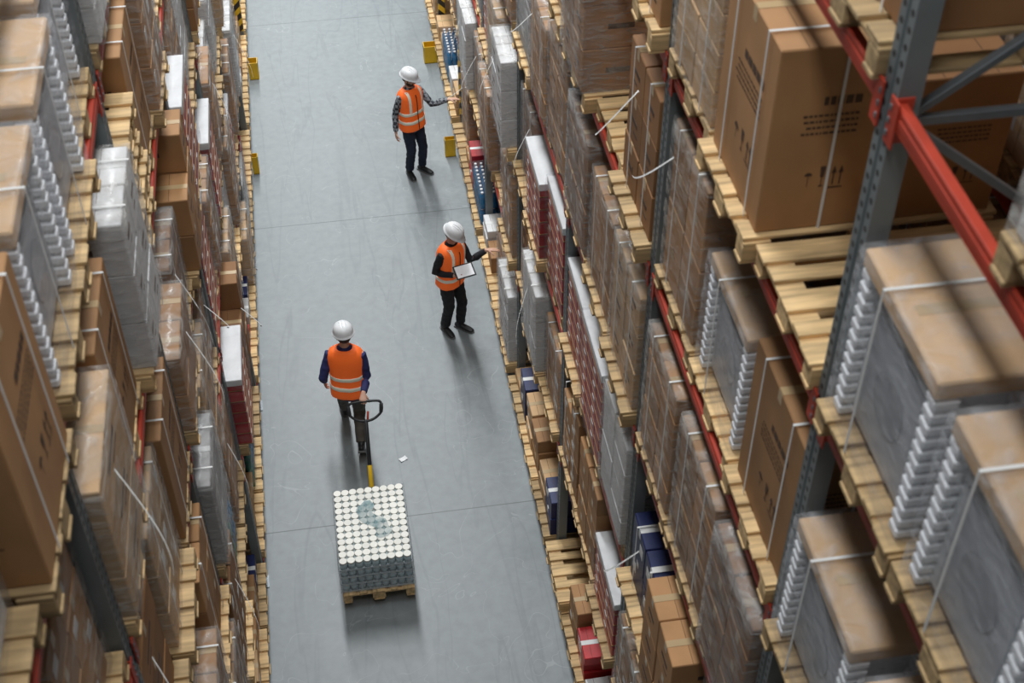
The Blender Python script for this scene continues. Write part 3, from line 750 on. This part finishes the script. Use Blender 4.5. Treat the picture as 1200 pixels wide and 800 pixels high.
    bmesh.ops.delete(bm,geom=[v for v in bm.verts if v.co.y>.045+.2*(v.co.z-.0) or v.co.z<-.052],context='VERTS')
    for v in bm.verts:
        v.co+=v.normal*.002*noise.noise(v.co*90); v.co=HC+HR@v.co
    bmesh.ops.solidify(bm,geom=bm.faces[:],thickness=.006); ob("hair",newmesh("hair",bm,[hairm],True),(0,0,0),0,e)
    if P.get('beard'):
        bm=bmesh.new(); ellipsoid(bm,(0,.030,-.052),(.066,.070,.062),None,28,20)
        bmesh.ops.delete(bm,geom=[v for v in bm.verts if v.co.z>-.02-.25*max(0,v.co.y-.04) or v.co.y<-.01 or (abs(v.co.x)<.024 and v.co.z>-.064 and v.co.y>.07)],context='VERTS')
        for v in bm.verts: v.co=HC+HR@v.co
        bmesh.ops.solidify(bm,geom=bm.faces[:],thickness=.008); ob("beard",newmesh("beard",bm,[hairm],True),(0,0,0),0,e)
    bm=bmesh.new(); n=36; rings=[]
    prof=[(1.0,.050,1),(1.0,.058,1),(.93,.062,0),(.91,.085,0),(.86,.115,0),(.76,.142,0),(.58,.163,0),(.34,.175,0),(.12,.179,0)]
    for f,z,br in prof:
        ring=[]
        for k in range(n):
            a=2*math.pi*k/n; c,s=math.cos(a),math.sin(a)
            rx,ry=.124*f,.146*f
            ex=(.045*max(0,s)**3 if br else 0); zz=z-(.012*max(0,s)**2 if br else 0)
            ring.append(bm.verts.new(HC+HR@V((rx*c,-.008+(ry+ex)*s,zz))))
        rings.append(ring)
    for i in range(len(rings)-1):
        for k in range(n): f=bm.faces.new((rings[i][k],rings[i][(k+1)%n],rings[i+1][(k+1)%n],rings[i+1][k])); f.smooth=True
    bm.faces.new(rings[-1]); 
    inner=[bm.verts.new(HC+HR@V((.105*math.cos(2*math.pi*k/n),-.008+.125*math.sin(2*math.pi*k/n),.052))) for k in range(n)]
    for k in range(n): bm.faces.new((inner[k],inner[(k+1)%n],rings[0][(k+1)%n],rings[0][k]))
    for xo in(-.03,0,.03):
        pts=[]
        for q in range(9):
            a=math.radians(35+110*q/8); pts.append((HC+HR@V((xo,-.008+.132*math.cos(a)*(1 if xo==0 else .96),.075+.108*math.sin(a)-(0 if xo==0 else .006))),.008,.005))
        tube(bm,pts,HR@V((1,0,0)),8)
    ob("hard_hat",newmesh("hard_hat",bm,[hat]),(0,0,0),0,e,"white hard hat with raised ridges and short peak")
    bm=bmesh.new(); tube(bm,[(V((0,0,z)),a+.002,b+.002) for z,a,b in TORSO],(1,0,0),24,2.3); tx(bm,0)
    for s,k in((-1,'l'),(1,'r')):
        sh,el,wr=J['sh'+k],J['el'+k],J['wr'+k]
        tube(bm,[(T@V((s*.11,0,1.41)),.05,.055),(sh,.062,.062),(sh.lerp(el,.4),.058,.058),(el,.050,.050),(el.lerp(wr,.35),.049,.049),(wr-(wr-el).normalized()*.012,.036,.034)],(0,1,.2),14,2,False)
    tube(bm,[(T@V((0,-.004,1.46)),.075,.07),(T@V((0,-.002,1.535)),.062,.062)],(1,0,0),16,2,False)
    ob("shirt",remesh(bm,.009,3,"shirt",[P['shirt']],.007,3),(0,0,0),0,e)
    bm=bmesh.new()
    hip=V((0,P.get('hipy',0),-hipz))
    tube(bm,[(hip+V((0,0,.80)),.155,.115),(hip+V((0,0,.90)),.178,.13),(hip+V((0,0,1.0)),.168,.125)],(1,0,0),24,2.3,False)
    for s,k in((-1,'l'),(1,'r')):
        hp,kn,an=J['hp'+k],J['kn'+k],J['an'+k]
        tube(bm,[(hp+V((0,0,.0)),.093,.10),(hp.lerp(kn,.4),.086,.092),(kn,.070,.074),(kn.lerp(an,.4),.066,.070),(kn.lerp(an,.92),.060,.066)],(1,0,0),16,2,False)
    ob("trousers",remesh(bm,.009,3,"trousers",[P['trousers']],.009,8),(0,0,0),0,e)
    def vring(z,off=0,n=48,a0=None):
        a,b=vab(z); a+=off; b+=off
        r=[]
        for k in range(n):
            th=2*math.pi*k/n; c,s=math.cos(th),math.sin(th)
            q=V((math.copysign(abs(c)**(2/2.4),c)*a,math.copysign(abs(s)**(2/2.4),s)*b,z))
            f=.006*noise.noise(V((q.x*14,q.y*14,z*7)))*(1.6-z) *2
            q=q+V((c,s,0))*f
            r.append(q)
        return r
    def loft(zs,off,mat,name,par,close=True,thick=.003):
        bm=bmesh.new(); R=[[bm.verts.new(T@q) for q in vring(z,off)] for z in zs]
        n=48
        for i in range(len(R)-1):
            for k in range(n): f=bm.faces.new((R[i][k],R[i][(k+1)%n],R[i+1][(k+1)%n],R[i+1][k])); f.smooth=True
        bmesh.ops.recalc_face_normals(bm,faces=bm.faces[:])
        bmesh.ops.solidify(bm,geom=bm.faces[:],thickness=thick)
        return ob(name,newmesh(name,bm,[mat],True),(0,0,0),0,par)
    zs=[.86+.0327*i for i in range(21)]
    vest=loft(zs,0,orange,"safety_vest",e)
    vest["label"]="orange high-visibility vest with reflective bands"
    for z0,z1 in((.98,1.03),(1.12,1.17)): loft([z0,(z0+z1)/2,z1],.006,refl,"reflective_band",vest)
    for s in(-1,1):
        for fb in P.get('vert',(1,)):
            bm=bmesh.new(); prev=None; n=14
            for i in range(n+1):
                z=1.17+(1.492-1.17)*i/n; a,b=vab(z); a+=.006; b+=.006; q=[]
                for xx in(.09,.128):
                    x=min(xx,a*.97); y=b*(1-(x/a)**2.4)**(1/2.4)
                    q.append(bm.verts.new(T@V((s*x,fb*y,z+.002))))
                if prev: bm.faces.new((prev[0],prev[1],q[1],q[0]))
                prev=q
            ob("reflective_band",newmesh("reflective_band",bm,[refl],True),(0,0,0),0,vest)
    bm=bmesh.new(); prev=None
    for i in range(15):
        z=.87+(1.44-.87)*i/14; a,b=vab(z); q=[bm.verts.new(T@V((x,b+.010,z))) for x in(-.008,.008)]
        if prev: bm.faces.new((prev[0],prev[1],q[1],q[0]))
        prev=q
    ob("zipper",newmesh("zipper",bm,[blackc]),(0,0,0),0,vest)
    for s,k in((-1,'l'),(1,'r')):
        an=J['an'+k]; fd=Matrix.Rotation(P.get('fy'+k,0),3,'Z')@Matrix.Rotation(P.get('fp'+k,0),3,'X')
        bm=bmesh.new(); tube(bm,[(V((0,-.055,-.042)),.034,.036),(V((0,0,-.036)),.041,.042),(V((0,.07,-.046)),.045,.034),(V((0,.14,-.055)),.046,.026),(V((0,.185,-.060)),.036,.019)],(1,0,0),16)
        tube(bm,[(V((0,-.012,-.03)),.042,.048),(V((0,-.008,.035)),.043,.047)],(1,0,0),14)
        me=remesh(bm,.007,2,"shoe",[shoem]); 
        for v in me.vertices: v.co=an+fd@v.co
        so=ob("shoe",me,(0,0,0),0,e)
        bm=bmesh.new(); out=[(.0,-.095),(.032,-.085),(.04,-.04),(.04,.03),(.049,.10),(.047,.155),(.03,.2),(0,.212),(-.03,.2),(-.047,.155),(-.049,.10),(-.04,.03),(-.04,-.04),(-.032,-.085)]
        lo=[bm.verts.new(an+fd@V((x,y,-.085))) for x,y in out]; hi=[bm.verts.new(an+fd@V((x,y,-.067))) for x,y in out]
        for i in range(len(out)): bm.faces.new((lo[i],lo[(i+1)%len(out)],hi[(i+1)%len(out)],hi[i]))
        bm.faces.new(hi); bm.faces.new(list(reversed(lo)))
        ob("sole",newmesh("sole",bm,[solem]),(0,0,0),0,so)
    return e,J,HC
rad=math.radians
person((1.10,16.08,0),rad(215),.95,"bearded man in hard hat, orange vest and plaid shirt reaching out",
 dict(wrl=(.52,-.05,1.22),polel=(-.1,-.3,-1),wrr=(-.24,-.16,.84),poler=(-.4,.8,0),anl=(-.12,.03,.085),anr=(.09,-.02,.085),fyl=rad(12),fyr=rad(-18),
 hdl=(1,0,.05),hnl=(0,-.2,-1),hdr=(0.0,-.15,-1),hnr=(.9,.1,0),cul=.2,cur=.45,hyaw=rad(22),hpitch=rad(-14),beard=True,shirt=plaid,trousers=navyp,lean=rad(-2)))
person((1.22,12.74,0),rad(222),.95,"man in hard hat, orange vest and black clothes holding a tablet",
 dict(wrl=(.45,.0,1.24),polel=(-.1,-.2,-1),wrr=(.03,-.22,1.08),poler=(-.8,.3,-.7),anl=(-.09,.06,.085),anr=(.08,-.06,.085),fyl=rad(10),fyr=rad(-15),
 hdl=(1,-.05,.0),hnl=(0,-.2,-1),hdr=(.75,.05,.1),hnr=(.1,.15,1),cul=.15,cur=.3,hyaw=rad(12),hpitch=rad(-30),beard=False,shirt=blackc,trousers=blackc,lean=rad(4)))
P3=V((-.14,11.07,0)); gd=GRIP-P3
person(tuple(P3),rad(2),1.0,"man in hard hat and orange vest walking, pulling a pallet jack",
 dict(wrl=(-.26,.10,.90),polel=(-.35,-1,0),wrr=(gd.x+.03,gd.y+.085,gd.z+.045),poler=(.25,.3,-1),anl=(-.07,.42,.11),anr=(.06,-.30,.20),fpr=rad(-50),fpl=rad(10),fyl=rad(4),fyr=rad(-6),drop=.055,
 hdl=(.0,.2,-1),hnl=(.9,.2,0),hdr=(-.15,-.85,-.35),hnr=(-.1,.35,-.9),cul=.5,cur=1.1,twist=rad(-14),hyaw=rad(4),hpitch=rad(-8),shirt=navy,trousers=olive,lean=rad(3),vert=()))
bm=bmesh.new(); box(bm,(0,0,0),(.25,.18,.010),0,.003)
tb=ob("tablet",newmesh("tablet",bm,[blackpaint]),(1.37,12.51,1.145),0,None,"tablet computer with bright screen held flat in the hand","tablet")
tb.rotation_euler=(rad(28),rad(0),rad(15))
scr=M("bright_screen",(.90,.92,.94),.2,var=.01,emit=.1)
bm=bmesh.new(); box(bm,(0,0,.0058),(.215,.148,.0014),0); ob("screen",newmesh("screen",bm,[scr]),(0,0,0),0,tb)
# ---------------------------------------------------------------- lights
def area(loc,w,size=(.8,4),col=(.95,.98,1),spread=180):
    l=bpy.data.lights.new("ceiling_light",'AREA'); l.shape='RECTANGLE'; l.size=size[0]; l.size_y=size[1]; l.energy=w; l.color=col; l.spread=rad(spread)
    o=bpy.data.objects.new("ceiling_light",l); coll.objects.link(o); o.location=loc; o["label"]="long ceiling strip light above the aisle"; o["category"]="light"; o["group"]="ceiling strip lights"
    return o
area((.2,2.5,14.6),200); area((.2,9.0,14.6),400,(1,5))
area((.1,18.0,14.6),1250,(1.2,6)); area((-.2,25,14.6),950,(1,5)); area((-.5,32,14.6),800,(1,5)); area((-1.0,40,14.6),1300,(1.2,6)); area((-1.0,48,14.6),900,(1,5))
w=bpy.data.worlds.new("world"); scene.world=w; w.use_nodes=True; w.node_tree.nodes["Background"].inputs[0].default_value=(.85,.92,1,1); w.node_tree.nodes["Background"].inputs[1].default_value=.3
scene.view_settings.view_transform='Standard'; scene.view_settings.exposure=.08
try: scene.view_settings.look='None'
except: pass
print("objects",len(bpy.data.objects))
